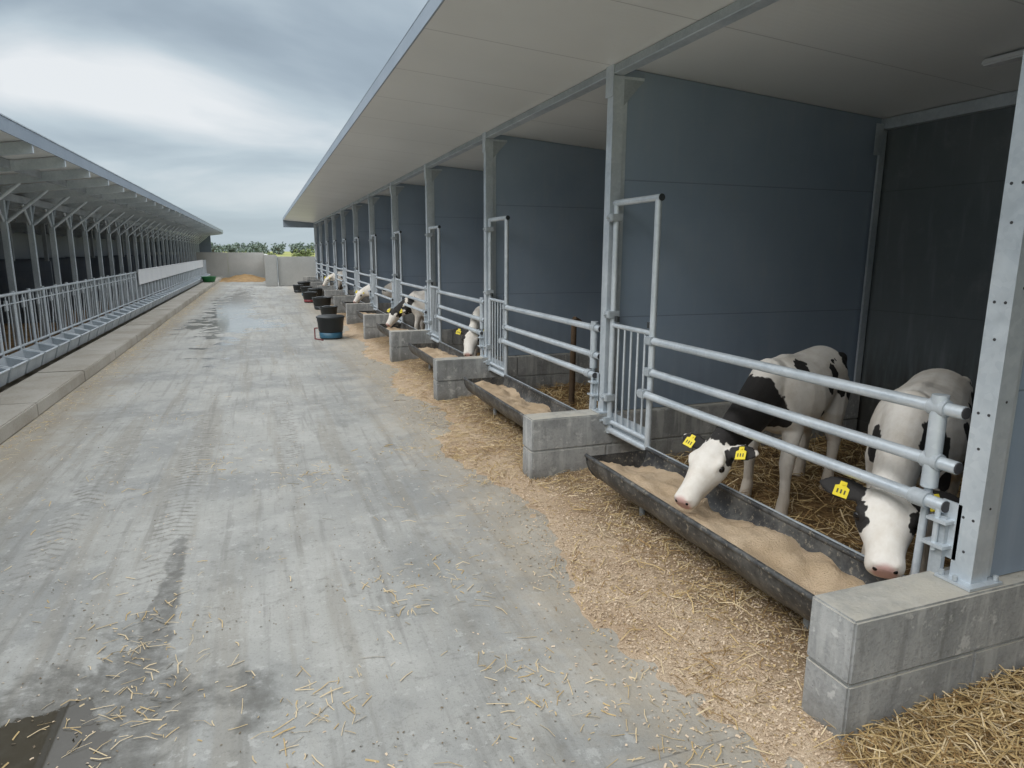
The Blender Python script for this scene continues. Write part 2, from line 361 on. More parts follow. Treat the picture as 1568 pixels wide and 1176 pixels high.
# ------------------------------------------------------------ troughs
def trough(k):
    b=MB(); y0=Y0+k*S+.215; y1=y0+2.10; cx,cz=2.175,.40; r=.235; n=14
    out=[(cx-r*math.cos(math.pi*i/n),cz-.03-(r-.03)*math.sin(math.pi*i/n)) for i in range(n+1)]
    inn=[(cx-(r-.012)*math.cos(math.pi*i/n),cz-.03-(r-.042)*math.sin(math.pi*i/n)) for i in range(n+1)]
    ny=16
    for pr in (out,inn):
        vs=[];
        for j in range(ny+1):
            yy=y0+(y1-y0)*j/ny; wob=.007*math.sin(j*1.3+k)
            vs+=[(x+(wob if x<cx else 0),yy,z) for x,z in pr]
        m=n+1; b.add(vs,[(j*m+i,j*m+i+1,(j+1)*m+i+1,(j+1)*m+i) for j in range(ny) for i in range(n)],m_trough,True)
    b.tube((cx-r+.004,y0,cz-.022),(cx-r+.004,y1,cz-.022),.014,m_trough,8); b.tube((cx+r-.004,y0,cz-.022),(cx+r-.004,y1,cz-.022),.014,m_trough,8)
    for yy in(y0,y1):
        for d in(0,.012 if yy==y0 else -.012): b.add([(x,yy+d,z) for x,z in out],[tuple(range(n+1))],m_trough)
    for yy in(y0+.35,y1-.35):
        b.box((cx+r-.01,yy-.02,cz-.05),(Xp-.02,yy+.02,cz-.035),m_galvd)
        b.tube((cx,yy,.001),(cx,yy,cz-r+.01),.02,m_galvd,8)
    nx=16;ny=90;vs=[]
    for j in range(ny+1):
        for i in range(nx+1):
            u=-1+2*i/nx; yy=y0+.02+(y1-y0-.04)*j/ny
            lv=cz-.090+.055*noise.noise(Vector((u*.8,yy*2.2,k*3.1)))+.03*noise.noise(Vector((u*2.5,yy*8,k)))+.012*noise.noise(Vector((u*8,yy*25,k)))-.02*u
            hw=math.sqrt(max(.001,1-((cz-.03-lv)/(r-.042))**2))*(r-.012)
            vs.append((cx+u*hw,yy,lv))
    b.add(vs,[(j*(nx+1)+i,j*(nx+1)+i+1,(j+1)*(nx+1)+i+1,(j+1)*(nx+1)+i) for j in range(ny) for i in range(nx)],m_feed,True)
    b.obj('feed_trough')
for k in range(0,NB): trough(k)
# ------------------------------------------------------------ spilled meal + straw beds
def hs(x,y):
    n1=noise.fractal(Vector((x*1.5,y*.9,3.)),1.0,2.,4); n2=noise.noise(Vector((x*9,y*9,1.)))
    edge=1.50+.13*math.sin(y*2.16-.6)+.19*n1+(.12 if y>6 else 0)
    a=(x-edge)
    return max(-.02,min(.075,a*.10))+.012*n2*(1 if a>0 else .6)+.012*n1
b=MB();xs=np.arange(1.0,2.5,.03);ys=np.concatenate([np.arange(.3,12,.04),np.arange(12,34.4,.12)])
vs=[(x,y,hs(x,y)) for y in ys for x in xs];n=len(xs)
b.add(vs,[(j*n+i,j*n+i+1,(j+1)*n+i+1,(j+1)*n+i) for j in range(len(ys)-1) for i in range(n-1)],m_spill,True)
b.obj('spilled_feed',fixn=False)
def hbed(x,y): return .085+.035*noise.noise(Vector((x*2.5,y*2.5,9)))+.018*noise.noise(Vector((x*9,y*9,2)))
b=MB();xs=np.arange(2.36,5.01,.06);ys=np.concatenate([np.arange(-1.,9,.06),np.arange(9,34.4,.25)])
vs=[(x,y,hbed(x,y)) for y in ys for x in xs];n=len(xs)
b.add(vs,[(j*n+i,j*n+i+1,(j+1)*n+i+1,(j+1)*n+i) for j in range(len(ys)-1) for i in range(n-1)],m_bed,True)
b.obj('straw_bedding',fixn=False)
def strands(name,P,L,W,mats,tilt=.25,probs=None):
    n=len(P);P=np.array(P);yaw=rng.uniform(0,2*np.pi,n);tl=rng.normal(0,tilt,n)
    Ls=(L[0]+(L[1]-L[0])*rng.uniform(0,1,n)**1.7)*.5;Ws=rng.uniform(W[0],W[1],n)*.5
    d=np.stack([np.cos(yaw)*np.cos(tl),np.sin(yaw)*np.cos(tl),np.sin(tl)],1);sd=np.stack([-np.sin(yaw),np.cos(yaw),rng.normal(0,.4,n)],1)
    bend=np.stack([-np.sin(yaw),np.cos(yaw),np.abs(rng.normal(0,1,n))],1)*(Ls*rng.uniform(-.25,.25,n))[:,None]; bend[:,2]=np.abs(bend[:,2])
    A=P-d*Ls[:,None];C=P+d*Ls[:,None];B=P+bend; sdw=sd*Ws[:,None]
    V=np.stack([A-sdw,A+sdw,B-sdw,B+sdw,C-sdw,C+sdw],1).reshape(-1,3)
    base=np.arange(n)[:,None]*6
    F=np.concatenate([base+np.array([0,2,3,1]),base+np.array([2,4,5,3])],1).reshape(-1,4)
    me=bpy.data.meshes.new(name);me.vertices.add(len(V));me.vertices.foreach_set('co',V.ravel())
    me.loops.add(F.size);me.loops.foreach_set('vertex_index',F.ravel().astype(np.int32))
    me.polygons.add(len(F));me.polygons.foreach_set('loop_start',np.arange(len(F),dtype=np.int32)*4);me.polygons.foreach_set('loop_total',np.full(len(F),4,dtype=np.int32))
    mi=rng.choice(len(mats),n,p=probs);
    for m in mats: me.materials.append(m)
    me.polygons.foreach_set('material_index',np.repeat(mi,2).astype(np.int32));me.update(calc_edges=True);me.validate()
    o=bpy.data.objects.new(name,me);sc.collection.objects.link(o);return o
P=[]
while len(P)<17000:
    x=random.uniform(2.45,4.98);y=random.uniform(1.0,7.6) if random.random()<.85 else random.uniform(7.6,14)
    P.append((x,y,hbed(x,y)+random.uniform(.005,.035)))
strands('straw',P,(.06,.24),(.003,.007),[m_straw,m_strawb,m_strawp],.3,[.5,.36,.14])
P=[]
while len(P)<12500:
    y=abs(random.gauss(0,1))*5.5+.7
    if y>24: continue
    x=random.uniform(1.2,2.45);h=hs(x,y)
    w=1 if h>.0 else math.exp(-(1.65-x)*5)*.45
    clump=noise.noise(Vector((x*2.2,y*2.2,5)))
    if random.random()<w*(.03+ max(0,x-1.75)*1.2 + max(0,clump)*.7 + (.45 if y>4.5 else 0)): P.append((x,y,max(h,.002)+random.uniform(.002,.016)))
strands('straw',P,(.02,.15),(.0018,.0048),[m_straw,m_strawb,m_strawp],.15,[.45,.25,.30])
P=[]
for i in range(46000):
    y=.5+abs(random.gauss(0,1))*3.4; x=random.uniform(1.05,2.4);h=hs(x,y)
    if h>.003 or random.random()<math.exp(-(1.62-x)*6)*.6: P.append((x,y,max(h,.001)+random.uniform(.001,.006)))
m_fl=M('meal_flakes',rough=.9,fn=varied((.60,.46,.32),(.78,.64,.48),9,60,.1))
strands('spilled_feed',P,(.005,.018),(.003,.008),[m_fl,m_feed,m_straw],.3,[.6,.28,.12])
P=[]
for i in range(900):
    y=1.6+random.expovariate(.22); x=random.uniform(-2.1,1.6)
    if noise.noise(Vector((x*1.1,y*.8,8)))>-.08 : P.append((x,y,.004))
for i in range(230): P.append((random.gauss(-.60,.16),random.gauss(2.9,.42),.004))
for i in range(3600):
    y=random.uniform(3,34);P.append((XK+abs(random.gauss(0,.16)),y,.005))
for i in range(700):
    c=random.choice([(.9,2.2),(.55,3.1),(1.1,5.6),(-1.,7.5),(.2,1.75),(.9,3.2),(1.25,1.7),(.3,5.2),(-.4,5.6),(.1,2.4),(.6,1.6)]);P.append((random.gauss(c[0],.13),random.gauss(c[1],.17),.004))
strands('straw',P,(.012,.10),(.0018,.0046),[m_straw,m_strawp],.04,[.5,.5])
P=[]
for i in range(4200):
    y=1.3+random.expovariate(.25); x=random.uniform(-2.2,1.6)
    if noise.noise(Vector((x*1.7,y*1.3,3)))>-.05: P.append((x,y,.003))
m_grit=M('grit',rough=.9,fn=varied((.10,.085,.06),(.30,.23,.15),9,60,.1))
strands('grit',P,(.004,.014),(.003,.007),[m_grit,m_fl],.1,[.5,.5])
P=[]
for i in range(9000):
    x=random.uniform(1.75,3.2);y=random.uniform(.6,1.52)
    P.append((x,y,max(hs(min(x,2.45),y),.02)+random.uniform(0,.04)))
strands('straw',P,(.05,.2),(.0025,.005),[m_straw,m_strawb,m_strawp],.25,[.5,.25,.25])
b=MB();nn=24
vs=[];
for j in range(nn+1):
    for i in range(nn+1):
        x=-2.6+3.2*i/nn;y=39.5+4*j/nn;h=.35*max(0,1-abs(i/nn-.5)*2)*(j/nn)+.08*noise.noise(Vector((x*3,y*3,0)))-.03
        vs.append((x,y,h))
b.add(vs,[(j*(nn+1)+i,j*(nn+1)+i+1,(j+1)*(nn+1)+i+1,(j+1)*(nn+1)+i) for j in range(nn) for i in range(nn)],m_strawb,True);b.obj('straw_heap')
# ------------------------------------------------------------ far walls
b=MB()
for i in range(3): b.box((-6+i*2.05,44,0),(-6+i*2.05+2.04,44.2,1.58),m_wallc,.02)
b.obj('concrete_wall')
b=MB()
b.box((.12,34.75,0),(.68,34.95,1.5),m_wallc,.02);b.box((.72,34.85,0),(2.9,35.05,1.42),m_wallc,.02);b.box((.14,34.97,0),(.32,43.98,1.5),m_wallc,.02)
b.tube((.70,34.73,.2),(.70,34.73,1.45),.02,m_galvd,8)
b.obj('concrete_wall')
# ------------------------------------------------------------ buckets
def bucket(x,y,r,h,c,lid=False,frame=False):
    b=MB();b.lathe((x,y,0),[(.001,.012),(r*.8,.01),(r*.82,.02),(r*.86,h*.35),(r*.9,h*.36),(r,h*.93),(r*1.06,h*.94),(r*1.06,h),(r*.97,h),(r*.8,.04),(.001,.04)],m_black,28)
    b.lathe((x,y,0),[(r*.835,.03),(r*.875,h*.30),(r*.845,h*.30)],c,28)
    if lid: b.lathe((x,y,h),[(r*1.02,.0),(r*.9,.02),(r*.3,.03),(.001,.03)],m_black,28)
    if frame:
        b.path([(x-r*1.2,y-.05,.01),(x-r*1.2,y-.05,h*.5),(x-r*.95,y-.05,h*.5)],.012,m_red,6);b.tube((x-r*1.2,y-.05,.012),(x-r*.7,y-.3,.012),.012,m_red,6)
    pts=[(x+r*1.05*math.cos(a),y-.02,h*.8+ .0+r*.35*math.sin(a)) for a in np.linspace(0,math.pi,9)]
    b.path(pts,.006,m_galvd,6);b.obj('bucket')
bucket(1.2,13.6,.26,.44,m_blue,True,True)
bucket(1.55,17.9,.22,.3,m_black); bucket(1.6,20.6,.27,.36,m_black,False);bucket(1.45,23.5,.24,.35,m_red);bucket(1.7,24.6,.24,.4,m_blue,True);bucket(1.55,27,.22,.36,m_blue);bucket(1.62,30,.25,.40,m_blue,True);bucket(1.35,29.3,.2,.32,m_black)
# ------------------------------------------------------------ left barn
lb=empty('calf_barn_open_sided')
XL=-2.16;ZL=2.81;sl=.13;XLb=-6.4
def zl(x): return ZL-sl*(XL-x)
y0,y1=-3,46.5
b=MB()
b.add([(XL,y0,zl(XL)),(XLb,y0,zl(XLb)),(XLb,y1,zl(XLb)),(XL,y1,zl(XL))],[(0,1,2,3)],m_soffit)
b.add([(XL,y0,zl(XL)+.06),(XLb,y0,zl(XLb)+.06),(XLb,y1,zl(XLb)+.06),(XL,y1,zl(XL)+.06)],[(0,1,2,3)],m_roof)
b.box((XL+.002,y0,ZL-.05),(XL+.012,y1,ZL+.085),m_roof);b.box((XL-.02,y0,ZL+.088),(XL+.02,y1,ZL+.10),m_galv)
b.obj('roof',lb)
b=MB()
for x in(-2.75,-4.4,-5.2): b.box((x-.03,y0,zl(x)-.10),(x+.03,y1,zl(x)-.004),m_galvd)
b.box((-3.66,y0,2.42),(-3.54,y1,2.53),m_galvd)
yy=12.3-1.25*12
i=0
while yy<y1:
    b.add([(XL+.0,yy,zl(XL)-.13),(XLb,yy,zl(XLb)-.13),(XLb,yy,zl(XLb)-.012),(XL,yy,zl(XL)-.012),(XL,yy+.05,zl(XL)-.13),(XLb,yy+.05,zl(XLb)-.13),(XLb,yy+.05,zl(XLb)-.012),(XL,yy+.05,zl(XL)-.012)],[(0,1,2,3),(4,5,6,7),(0,4,5,1),(0,3,7,4)],m_galv)
    b.box((-3.64,yy,.15),(-3.56,yy+.08,2.42),m_galv)
    for s in(-1,1):
        a=Vector((-3.6,yy+.04,2.08));c=Vector((-3.6,yy+.04+s*.30,2.42));b.tube(a,c,.028,m_galv,6)
    b.tube((-3.56,yy+.04,2.1),(-3.0,yy+.04,zl(-3.0)-.12),.026,m_galv,6)
    if i%2==0: b.box((-5.04,yy,.0),(-4.96,yy+.08,zl(-5)-.12),m_galvd)
    yy+=1.25;i+=1
b.obj('frame',lb)
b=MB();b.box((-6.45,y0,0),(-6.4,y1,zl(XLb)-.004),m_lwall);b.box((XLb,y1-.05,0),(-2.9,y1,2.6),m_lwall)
for k in range(14): b.box((-6.38,.3+k*3.4,.1),(-4.3,.34+k*3.4,1.45),m_lwall)
b.box((-6.39,y0,.002),(-3.2,y1,.12),m_bed); b.obj('walls',lb)
b=MB()
X=-3.1
for z in(.42,1.12): b.tube((X,y0,z),(X,y1-1,z),.020,m_galvd,8)
b.tube((X,y0,1.0),(X,y1-1,1.0),.010,m_galvd,6)
yy=2.0;i=0
while yy<y1-1:
    if i%4==0: b.tube((X,yy,.12),(X,yy,1.16),.024,m_galv,8)
    elif i%4==2:
        b.path([(X,yy-.05,.42),(X,yy+.05,.8),(X,yy+.03,1.12)],.012,m_galvd,6); b.box((X-.012,yy,.92),(X+.012,yy+.07,1.05),m_galvd)
    else: b.tube((X,yy,.42),(X,yy,1.12),.011,m_galvd,6)
    yy+=.165;i+=1
b.obj('feed_fence')
b=MB();b.box((X+.04,20,.80),(X+.06,41,1.16),m_white);b.tube((X+.05,20,1.17),(X+.05,41,1.17),.02,m_white,8);b.obj('white_windbreak_board')
b=MB();yy=2.0
while yy<y1-4:
    x0,x1,z0,z1=-3.06,-2.83,.155,.33
    b.extr([(x1,z1),(x1-.05,z0),(x0+.03,z0),(x0,z1+.06)],yy+.02,yy+.60,m_galvd)
    b.extr([(x1-.008,z1),(x1-.055,z0+.06),(x0+.035,z0+.06),(x0+.008,z1+.06)],yy+.02,yy+.60,m_galvd)
    for q in(yy+.02,yy+.59): b.add([(x1,q,z1),(x1-.05,q,z0),(x0+.03,q,z0),(x0,q,z1+.06)],[(0,1,2,3)],m_galvd)
    b.tube((x1,yy+.02,z1),(x1,yy+.6,z1),.014,m_galv,6)
    b.tube((x1,yy+.02,z1),(x0,yy+.02,z1+.06),.014,m_galv,6);b.tube((x1,yy+.6,z1),(x0,yy+.6,z1+.06),.014,m_galv,6)
    yy+=.66
b.obj('feed_trough_row')
b=MB();b.lathe((-2.5,36.5,.15),[(.001,.02),(.26,.02),(.34,.26),(.38,.28),(.32,.27),(.24,.06),(.001,.06)],m_green,20);b.obj('green_tub')
b=MB();b.tube((3.0,6.3,.05),(3.02,6.32,1.02),.035,m_wood,8,.03);b.tube((3.02,6.32,1.02),(3.1,6.35,.98),.03,m_wood,8);b.obj('wooden_rubbing_post')
# ------------------------------------------------------------ distant trees
def treemat(n,c1,c2):
    return M(n,rough=.9,fn=varied(c1,c2,.25,2,.1))
m_t1=treemat('tree_leaves_far',(.105,.145,.125),(.155,.195,.155));m_t2=treemat('bush_leaves',(.12,.16,.06),(.19,.22,.08))  # far leaves: distance haze put into the leaf colour, greyer and bluer
m_bark=M('bark',(.08,.06,.045),.9)
def treemass(name,cent,mat,leaf,nper):
    b=MB();V=[];F=[]
    for (x,y,h,w) in cent:
        b.tube((x,y,0),(x,y,h*.5),w*.05,m_bark,6,w*.03)
        for i in range(4):
            a=random.uniform(0,6.28);b.tube((x,y,h*.35),(x+math.cos(a)*w*.4,y+math.sin(a)*w*.4,h*.75),w*.025,m_bark,5,w*.01)
        cl=[(random.gauss(0,w*.28),random.gauss(0,w*.28),h*random.uniform(.12,.88),w*random.uniform(.14,.24)) for _ in range(11)]
        for i in range(nper):
            c=random.choice(cl);d=Vector((random.gauss(0,1),random.gauss(0,1),random.gauss(0,.8))).normalized()*c[3]*random.uniform(.6,1.1)
            p=Vector((x+c[0],y+c[1],c[2]))+d;s=leaf*random.uniform(.5,1.2)
            u=Vector((random.gauss(0,1),random.gauss(0,1),random.gauss(0,1))).normalized();v=u.orthogonal().normalized()
            o=len(V);V+= [p-u*s-v*s,p+u*s-v*s*.6,p+u*s*.8+v*s,p-u*s*.7+v*s*.8];F.append((o,o+1,o+2,o+3))
    b.add(V,F,mat);return b.obj(name,fixn=False)
treemass('distant_tree_line',[(x+random.uniform(-3,3),random.uniform(300,330),random.uniform(4.0,5.8),random.uniform(5,7)) for x in np.arange(-110,90,2.4)],m_t1,.4,200)
treemass('bushes',[(random.uniform(7,16),random.uniform(118,135),random.uniform(1.6,2.4),random.uniform(2.5,3.5)) for _ in range(4)]+[(random.uniform(-30,12),random.uniform(170,200),random.uniform(.8,1.2),3) for _ in range(9)],m_t2,.16,260)
# ------------------------------------------------------------ calves
def loft(b,secs,seg=18):
    n=len(secs);vs=[]
    for i,(c,w,h,up) in enumerate(secs):
        c=Vector(c);t=(Vector(secs[min(i+1,n-1)][0])-Vector(secs[max(i-1,0)][0])).normalized()
        up=Vector(up) if up is not None else Vector((0,0,1)); sd=t.cross(up).normalized(); u=sd.cross(t).normalized()
        for k in range(seg):
            a=2*math.pi*k/seg; vs.append(c+sd*math.cos(a)*w+u*math.sin(a)*h)
    fs=[(j*seg+i,j*seg+(i+1)%seg,(j+1)*seg+(i+1)%seg,(j+1)*seg+i) for j in range(n-1) for i in range(seg)]
    fs+=[tuple(range(seg-1,-1,-1)),tuple(range((n-1)*seg,n*seg))]
    b.add(vs,fs,m_eye,True)
def furmat(name,patches,muz):
    def fn(t,b):
        v=t.obj(); _,nc=t.noise(v,7,3,.6); off=t.vmath('SUBTRACT',nc,(.5,.5,.5))
        sc_=t.new('ShaderNodeVectorMath',operation='SCALE');t.put(sc_.inputs[0],off);sc_.inputs['Scale'].default_value=.17
        w=t.vmath('ADD',v,sc_.outputs[0]); d=None
        for c,r in patches:
            q=t.vmath('DISTANCE',w,tuple(c)); q=t.math('DIVIDE',q,r); d=q if d is None else t.math('MINIMUM',d,q)
        blk=t.step(d,.97,1.03,1,0)
        f,_=t.noise(v,5,4,.7); hair,_=t.noise(v,170,2,.6)
        s=t.new('ShaderNodeSeparateXYZ');t.put(s.inputs[0],v)
        c=t.mix(t.step(f,.35,.7),(.84,.80,.74),(.70,.64,.56))
        low=t.math('MULTIPLY',t.step(t.math('ADD',s.outputs[2],t.math('MULTIPLY',f,.25)),.25,.62,1,0),.5); c=t.mix(low,c,(.42,.32,.21))
        c=t.mix(blk,c,t.mix(hair,(.012,.011,.011),(.03,.026,.024)))
        pk=t.step(t.vmath('DISTANCE',v,tuple(muz)),.035,.062,1,0); c=t.mix(t.math('MULTIPLY',pk,.8),c,(.62,.33,.29))
        t.put(b.inputs['Base Color'],c);b.inputs['Roughness'].default_value=.75
        t.put(b.inputs['Normal'],t.bump(hair,.5,.004))
    return M(name,fn=fn)
def calf(rump,with_,poll,muzzle,feet=None,patch=None,hpatch=None,bed=.09,tags=(1,1),vox=.0105,sz=1.0,neckdrop=0,hs=1.0):
    rump=Vector((*rump,0));w=Vector((*with_,0));ax=(w-rump).normalized();sd=Vector((0,0,1)).cross(ax)
    k=(w-rump).length/.72*1.0; z_=lambda z: bed+z*sz
    def P(t,s,z): return rump+ax*(t*k)+sd*(s*sz)+Vector((0,0,z_(z)))
    b=MB()
    tr=[(-.03,.72,.05,.07),(.02,.735,.13,.14),(.12,.745,.175,.185),(.25,.73,.175,.19),(.38,.685,.205,.22),(.52,.655,.22,.245),(.64,.665,.205,.245),(.74,.68,.175,.225),(.84,.68,.14,.18),(.92,.68,.09,.12)]
    loft(b,[(P(t,0,z),hw*sz,hh*sz,None) for t,z,hw,hh in tr],24)
    for s in(-1,1): loft(b,[(P(.16,s*.095,.82),.045*sz,.05*sz,None),(P(.06,s*.09,.85),.045*sz,.045*sz,None),(P(-.02,s*.065,.78),.035*sz,.035*sz,None)],10)
    loft(b,[(P(.0,0,.84),.03*sz,.04*sz,None),(P(.2,0,.885),.035*sz,.04*sz,None),(P(.45,0,.865),.035*sz,.04*sz,None),(P(.65,0,.88),.045*sz,.045*sz,None),(P(.78,0,.86),.04*sz,.045*sz,None)],10)
    poll=Vector(poll);muzzle=Vector(muzzle);hd=(muzzle-poll).normalized();HL=(muzzle-poll).length
    hup=Vector((0,0,1));hs_=hd.cross(hup).normalized(); hup=hs_.cross(hd).normalized()
    g=sz*hs
    def Hp(a,s,u): return poll+hd*(a*HL/.34)+hs_*(s*g)+hup*(u*g)
    nb=P(.80,0,.74);e=poll-hup*.02*sz
    a1=nb.lerp(e,.35)+Vector((0,0,-.01-neckdrop));a2=nb.lerp(e,.7)+Vector((0,0,-.0-neckdrop*.6))
    loft(b,[(P(.66,0,.70),.12*sz,.19*sz,None),(nb,.12*sz,.18*sz,None),(a1,.10*sz,.15*sz,None),(a2,.085*sz,.125*sz,None),(e,.078*sz,.10*sz,None),(Hp(.06,0,-.01),.07*sz,.085*sz,hup)],18)
    hs2=[(-.03,.0,.055,.05),(.0,-.005,.084,.078),(.05,-.015,.098,.098),(.10,-.02,.101,.098),(.15,-.022,.086,.086),(.20,-.02,.070,.072),(.255,-.02,.061,.061),(.30,-.024,.064,.058),(.328,-.026,.060,.050),(.343,-.028,.040,.033)]
    loft(b,[(Hp(a,0,u),w_*g,h_*g,hup) for a,u,w_,h_ in hs2],20)
    for s in(-1,1):
        loft(b,[(Hp(.065,s*.07,.035),.022*g,.020*g,hup),(Hp(.10,s*.082,.038),.024*g,.022*g,hup),(Hp(.135,s*.07,.028),.018*g,.018*g,hup)],8)
        loft(b,[(Hp(.05,s*.05,-.080),.02*g,.03*g,hup),(Hp(.15,s*.040,-.080),.016*g,.022*g,hup),(Hp(.29,s*.026,-.062),.014*g,.018*g,hup)],8)
        loft(b,[(Hp(.31,s*.030,.012),.018*g,.014*g,hup),(Hp(.335,s*.032,.006),.019*g,.017*g,hup)],8)
        er=-hup*.05-hd*.25
        e0=Hp(.015,s*.065,.03);dirn=(hs_*s*1.0+er).normalized()
        fwd=(hd*.35+hup*1.0)
        loft(b,[(e0,.026*g,.018*g,fwd),(e0+dirn*.045*g,.044*g,.012*g,fwd),(e0+dirn*.09*g,.052*g,.011*g,fwd),(e0+dirn*.135*g,.037*g,.010*g,fwd),(e0+dirn*.17*g,.012*g,.007*g,fwd)],12)
    F=feet or {}
    for s,nm in((1,'L'),(-1,'R')):
        f=F.get('F'+nm,P(.74,s*.11,0)); f=Vector((f[0],f[1],bed-.01))
        top=P(.73,s*.105,.56);el=P(.70,s*.12,.47)
        kn=Vector((f.x,f.y,0)).lerp(Vector((el.x,el.y,0)),.35)+ax*.02;kn.z=z_(.30)
        loft(b,[(P(.76,s*.09,.70),.065*sz,.13*sz,ax),(top,.078*sz,.105*sz,ax),(el,.06*sz,.072*sz,ax),(el.lerp(kn,.55),.044*sz,.05*sz,ax),(kn,.044*sz,.047*sz,ax),(kn.lerp(f,.3),.031*sz,.034*sz,ax),(Vector((f.x,f.y,z_(.11))),.031*sz,.033*sz,ax),(Vector((f.x,f.y,z_(.075)))+ax*.005,.038*sz,.04*sz,ax),(Vector((f.x,f.y,z_(.045)))+ax*.018,.035*sz,.038*sz,ax),(f+ax*.03,.042*sz,.048*sz,ax)],12)
        f=F.get('H'+nm,P(.04,s*.10,0)); f=Vector((f[0],f[1],bed-.01))
        hip=P(.13,s*.095,.66);st=P(.22,s*.13,.50);hk=Vector((f.x,f.y,0))-ax*.035;hk.z=z_(.33)
        loft(b,[(P(.08,s*.075,.74),.075*sz,.13*sz,ax),(hip,.092*sz,.155*sz,ax),(st,.075*sz,.115*sz,ax),(st.lerp(hk,.5),.052*sz,.075*sz,ax),(hk,.040*sz,.055*sz,ax),(hk.lerp(f,.3),.033*sz,.038*sz,ax),(Vector((f.x,f.y,z_(.12))),.032*sz,.034*sz,ax),(Vector((f.x,f.y,z_(.08)))+ax*.005,.038*sz,.04*sz,ax),(Vector((f.x,f.y,z_(.045)))+ax*.018,.036*sz,.039*sz,ax),(f+ax*.03,.042*sz,.048*sz,ax)],12)
    loft(b,[(P(.0,0,.84),.025*sz,.025*sz,ax),(P(-.05,0,.80),.02*sz,.02*sz,ax),(P(-.075,0,.65),.014*sz,.014*sz,ax),(P(-.07,0,.48),.014*sz,.014*sz,ax),(P(-.065,0,.38),.025*sz,.025*sz,ax),(P(-.06,0,.28),.012*sz,.012*sz,ax)],8)
    o=b.obj('tmp')
    m=o.modifiers.new('r','REMESH');m.mode='VOXEL';m.voxel_size=vox
    m=o.modifiers.new('s','SMOOTH');m.iterations=4;m.factor=.6
    dg=bpy.context.evaluated_depsgraph_get();me=bpy.data.meshes.new_from_object(o.evaluated_get(dg));bpy.data.objects.remove(o)
    me.materials.clear()
    pt=[(P(*c),r) for c,r in (patch or [])]+[(Hp(*c),r) for c,r in (hpatch or [])]
    me.materials.append(furmat('calf_coat',pt,Hp(.345,0,-.02)));me.polygons.foreach_set('use_smooth',[True]*len(me.polygons));me.polygons.foreach_set('material_index',[0]*len(me.polygons))
    e=empty('calf');body=bpy.data.objects.new('body',me);sc.collection.objects.link(body);body.parent=e
    d=MB()
    for s in(-1,1):
        d.ball(Hp(.112,s*.089,.012),.019*g,m_eye); d.ball(Hp(.338,s*.030,-.006),.0095*g,m_eye,8)
    d.obj('eyes_nostrils',e)
    d=MB()
    for s,on in zip((-1,1),tags):
        if not on: continue
        e0=Hp(.01,s*.065,.03);er=hup*-.05-hd*.25;dirn=(hs_*s+er).normalized();c=e0+dirn*.085*g+hup*.014+hd*.004
        n_=(hd*.35+hup*1.-dirn*.1).normalized(); r_=dirn; r_=(r_-n_*r_.dot(n_)).normalized(); dn=n_.cross(r_); 
        if dn.z>0: dn=-dn
        T=.05
        def q(a,bb,o_=0): return c+r_*a*T+dn*bb*T+n_*(.008+o_)
        sh=[(-.28,-.35),(.28,-.35),(.3,.05),(.6,.2),(.6,1.15),(-.6,1.15),(-.6,.2),(-.3,.05)]
        vs=[q(*p) for p in sh]+[q(*p,.003) for p in sh];n=len(sh)
        d.add(vs,[tuple(range(n)),tuple(range(2*n-1,n-1,-1))]+[(i,(i+1)%n,n+(i+1)%n,n+i) for i in range(n)],m_yel)
        for a in(-.3,0,.3): d.add([q(a-.06,.45,.0045),q(a+.06,.45,.0045),q(a+.06,.85,.0045),q(a-.06,.85,.0045)],[(0,1,2,3)],m_ink)
        d.tube(q(0,-.1,.0),q(0,-.1,.008),.008,m_yel,8)
    if d.v: d.obj('ear_tags',e)
    return e
calf((3.76,3.64),(3.04,3.36),(2.34,2.99,.615),(2.03,2.87,.395),sz=1.06,
     feet={'FL':(2.98,3.14),'FR':(3.0,3.50),'HL':(3.62,3.42),'HR':(3.66,3.72)},
     patch=[((.96,.08,.60),.16),((1.0,.0,.72),.12),((.88,.12,.54),.10),((.66,.13,.86),.07),((.60,.12,.90),.04),((.32,.17,.80),.07),((.20,.19,.68),.055),((.42,.21,.72),.05),((.02,.12,.84),.13),((.12,.15,.62),.06),((.48,.22,.56),.045),((.25,.15,.9),.05),((-.06,0,.5),.12)],
     hpatch=[((-.07,.0,-.02),.115),((-.16,.0,-.03),.16),((-.28,0,-.04),.17),((-.40,0,-.05),.17),((.01,-.15,.0),.095),((.01,.15,.0),.095),((.04,.09,-.03),.04)])
calf((3.66,2.70),(3.00,2.35),(2.52,2.05,.635),(2.30,1.84,.445),sz=1.06,hs=1.14,
     patch=[((.90,.12,.66),.14),((.95,-.12,.60),.15),((.74,.20,.50),.07),((.10,.22,.68),.19),((.20,.20,.50),.12),((.34,.2,.74),.07),((.40,-.17,.6),.09),((.6,-.16,.72),.09),((-.06,0,.5),.12),((.60,.2,.72),.055)],
     hpatch=[((.0,.15,.02),.115),((.0,-.15,.02),.115),((.10,.13,.0),.085),((.10,-.13,.0),.085),((-.14,0,-.08),.12),((.17,.12,-.05),.06),((.17,-.12,-.05),.06)])
calf((3.15,9.1),(2.72,8.5),(2.42,8.0,.70),(2.30,7.8,.46),vox=.015,hs=1.1,patch=[((.8,0,.75),.12),((.3,.15,.75),.12)],hpatch=[((0,.14,.02),.11),((0,-.14,.02),.11),((.1,.12,0),.08)])
calf((3.25,11.5),(2.65,12.0),(2.25,12.2,.62),(2.05,12.05,.40),vox=.016,patch=[((.8,0,.7),.17),((.62,-.15,.55),.16),((.9,0,.6),.15),((.2,.1,.6),.1),((.45,-.2,.6),.09)],hpatch=[((0,0,0),.14),((.1,.1,0),.08),((-.2,0,0),.2)])
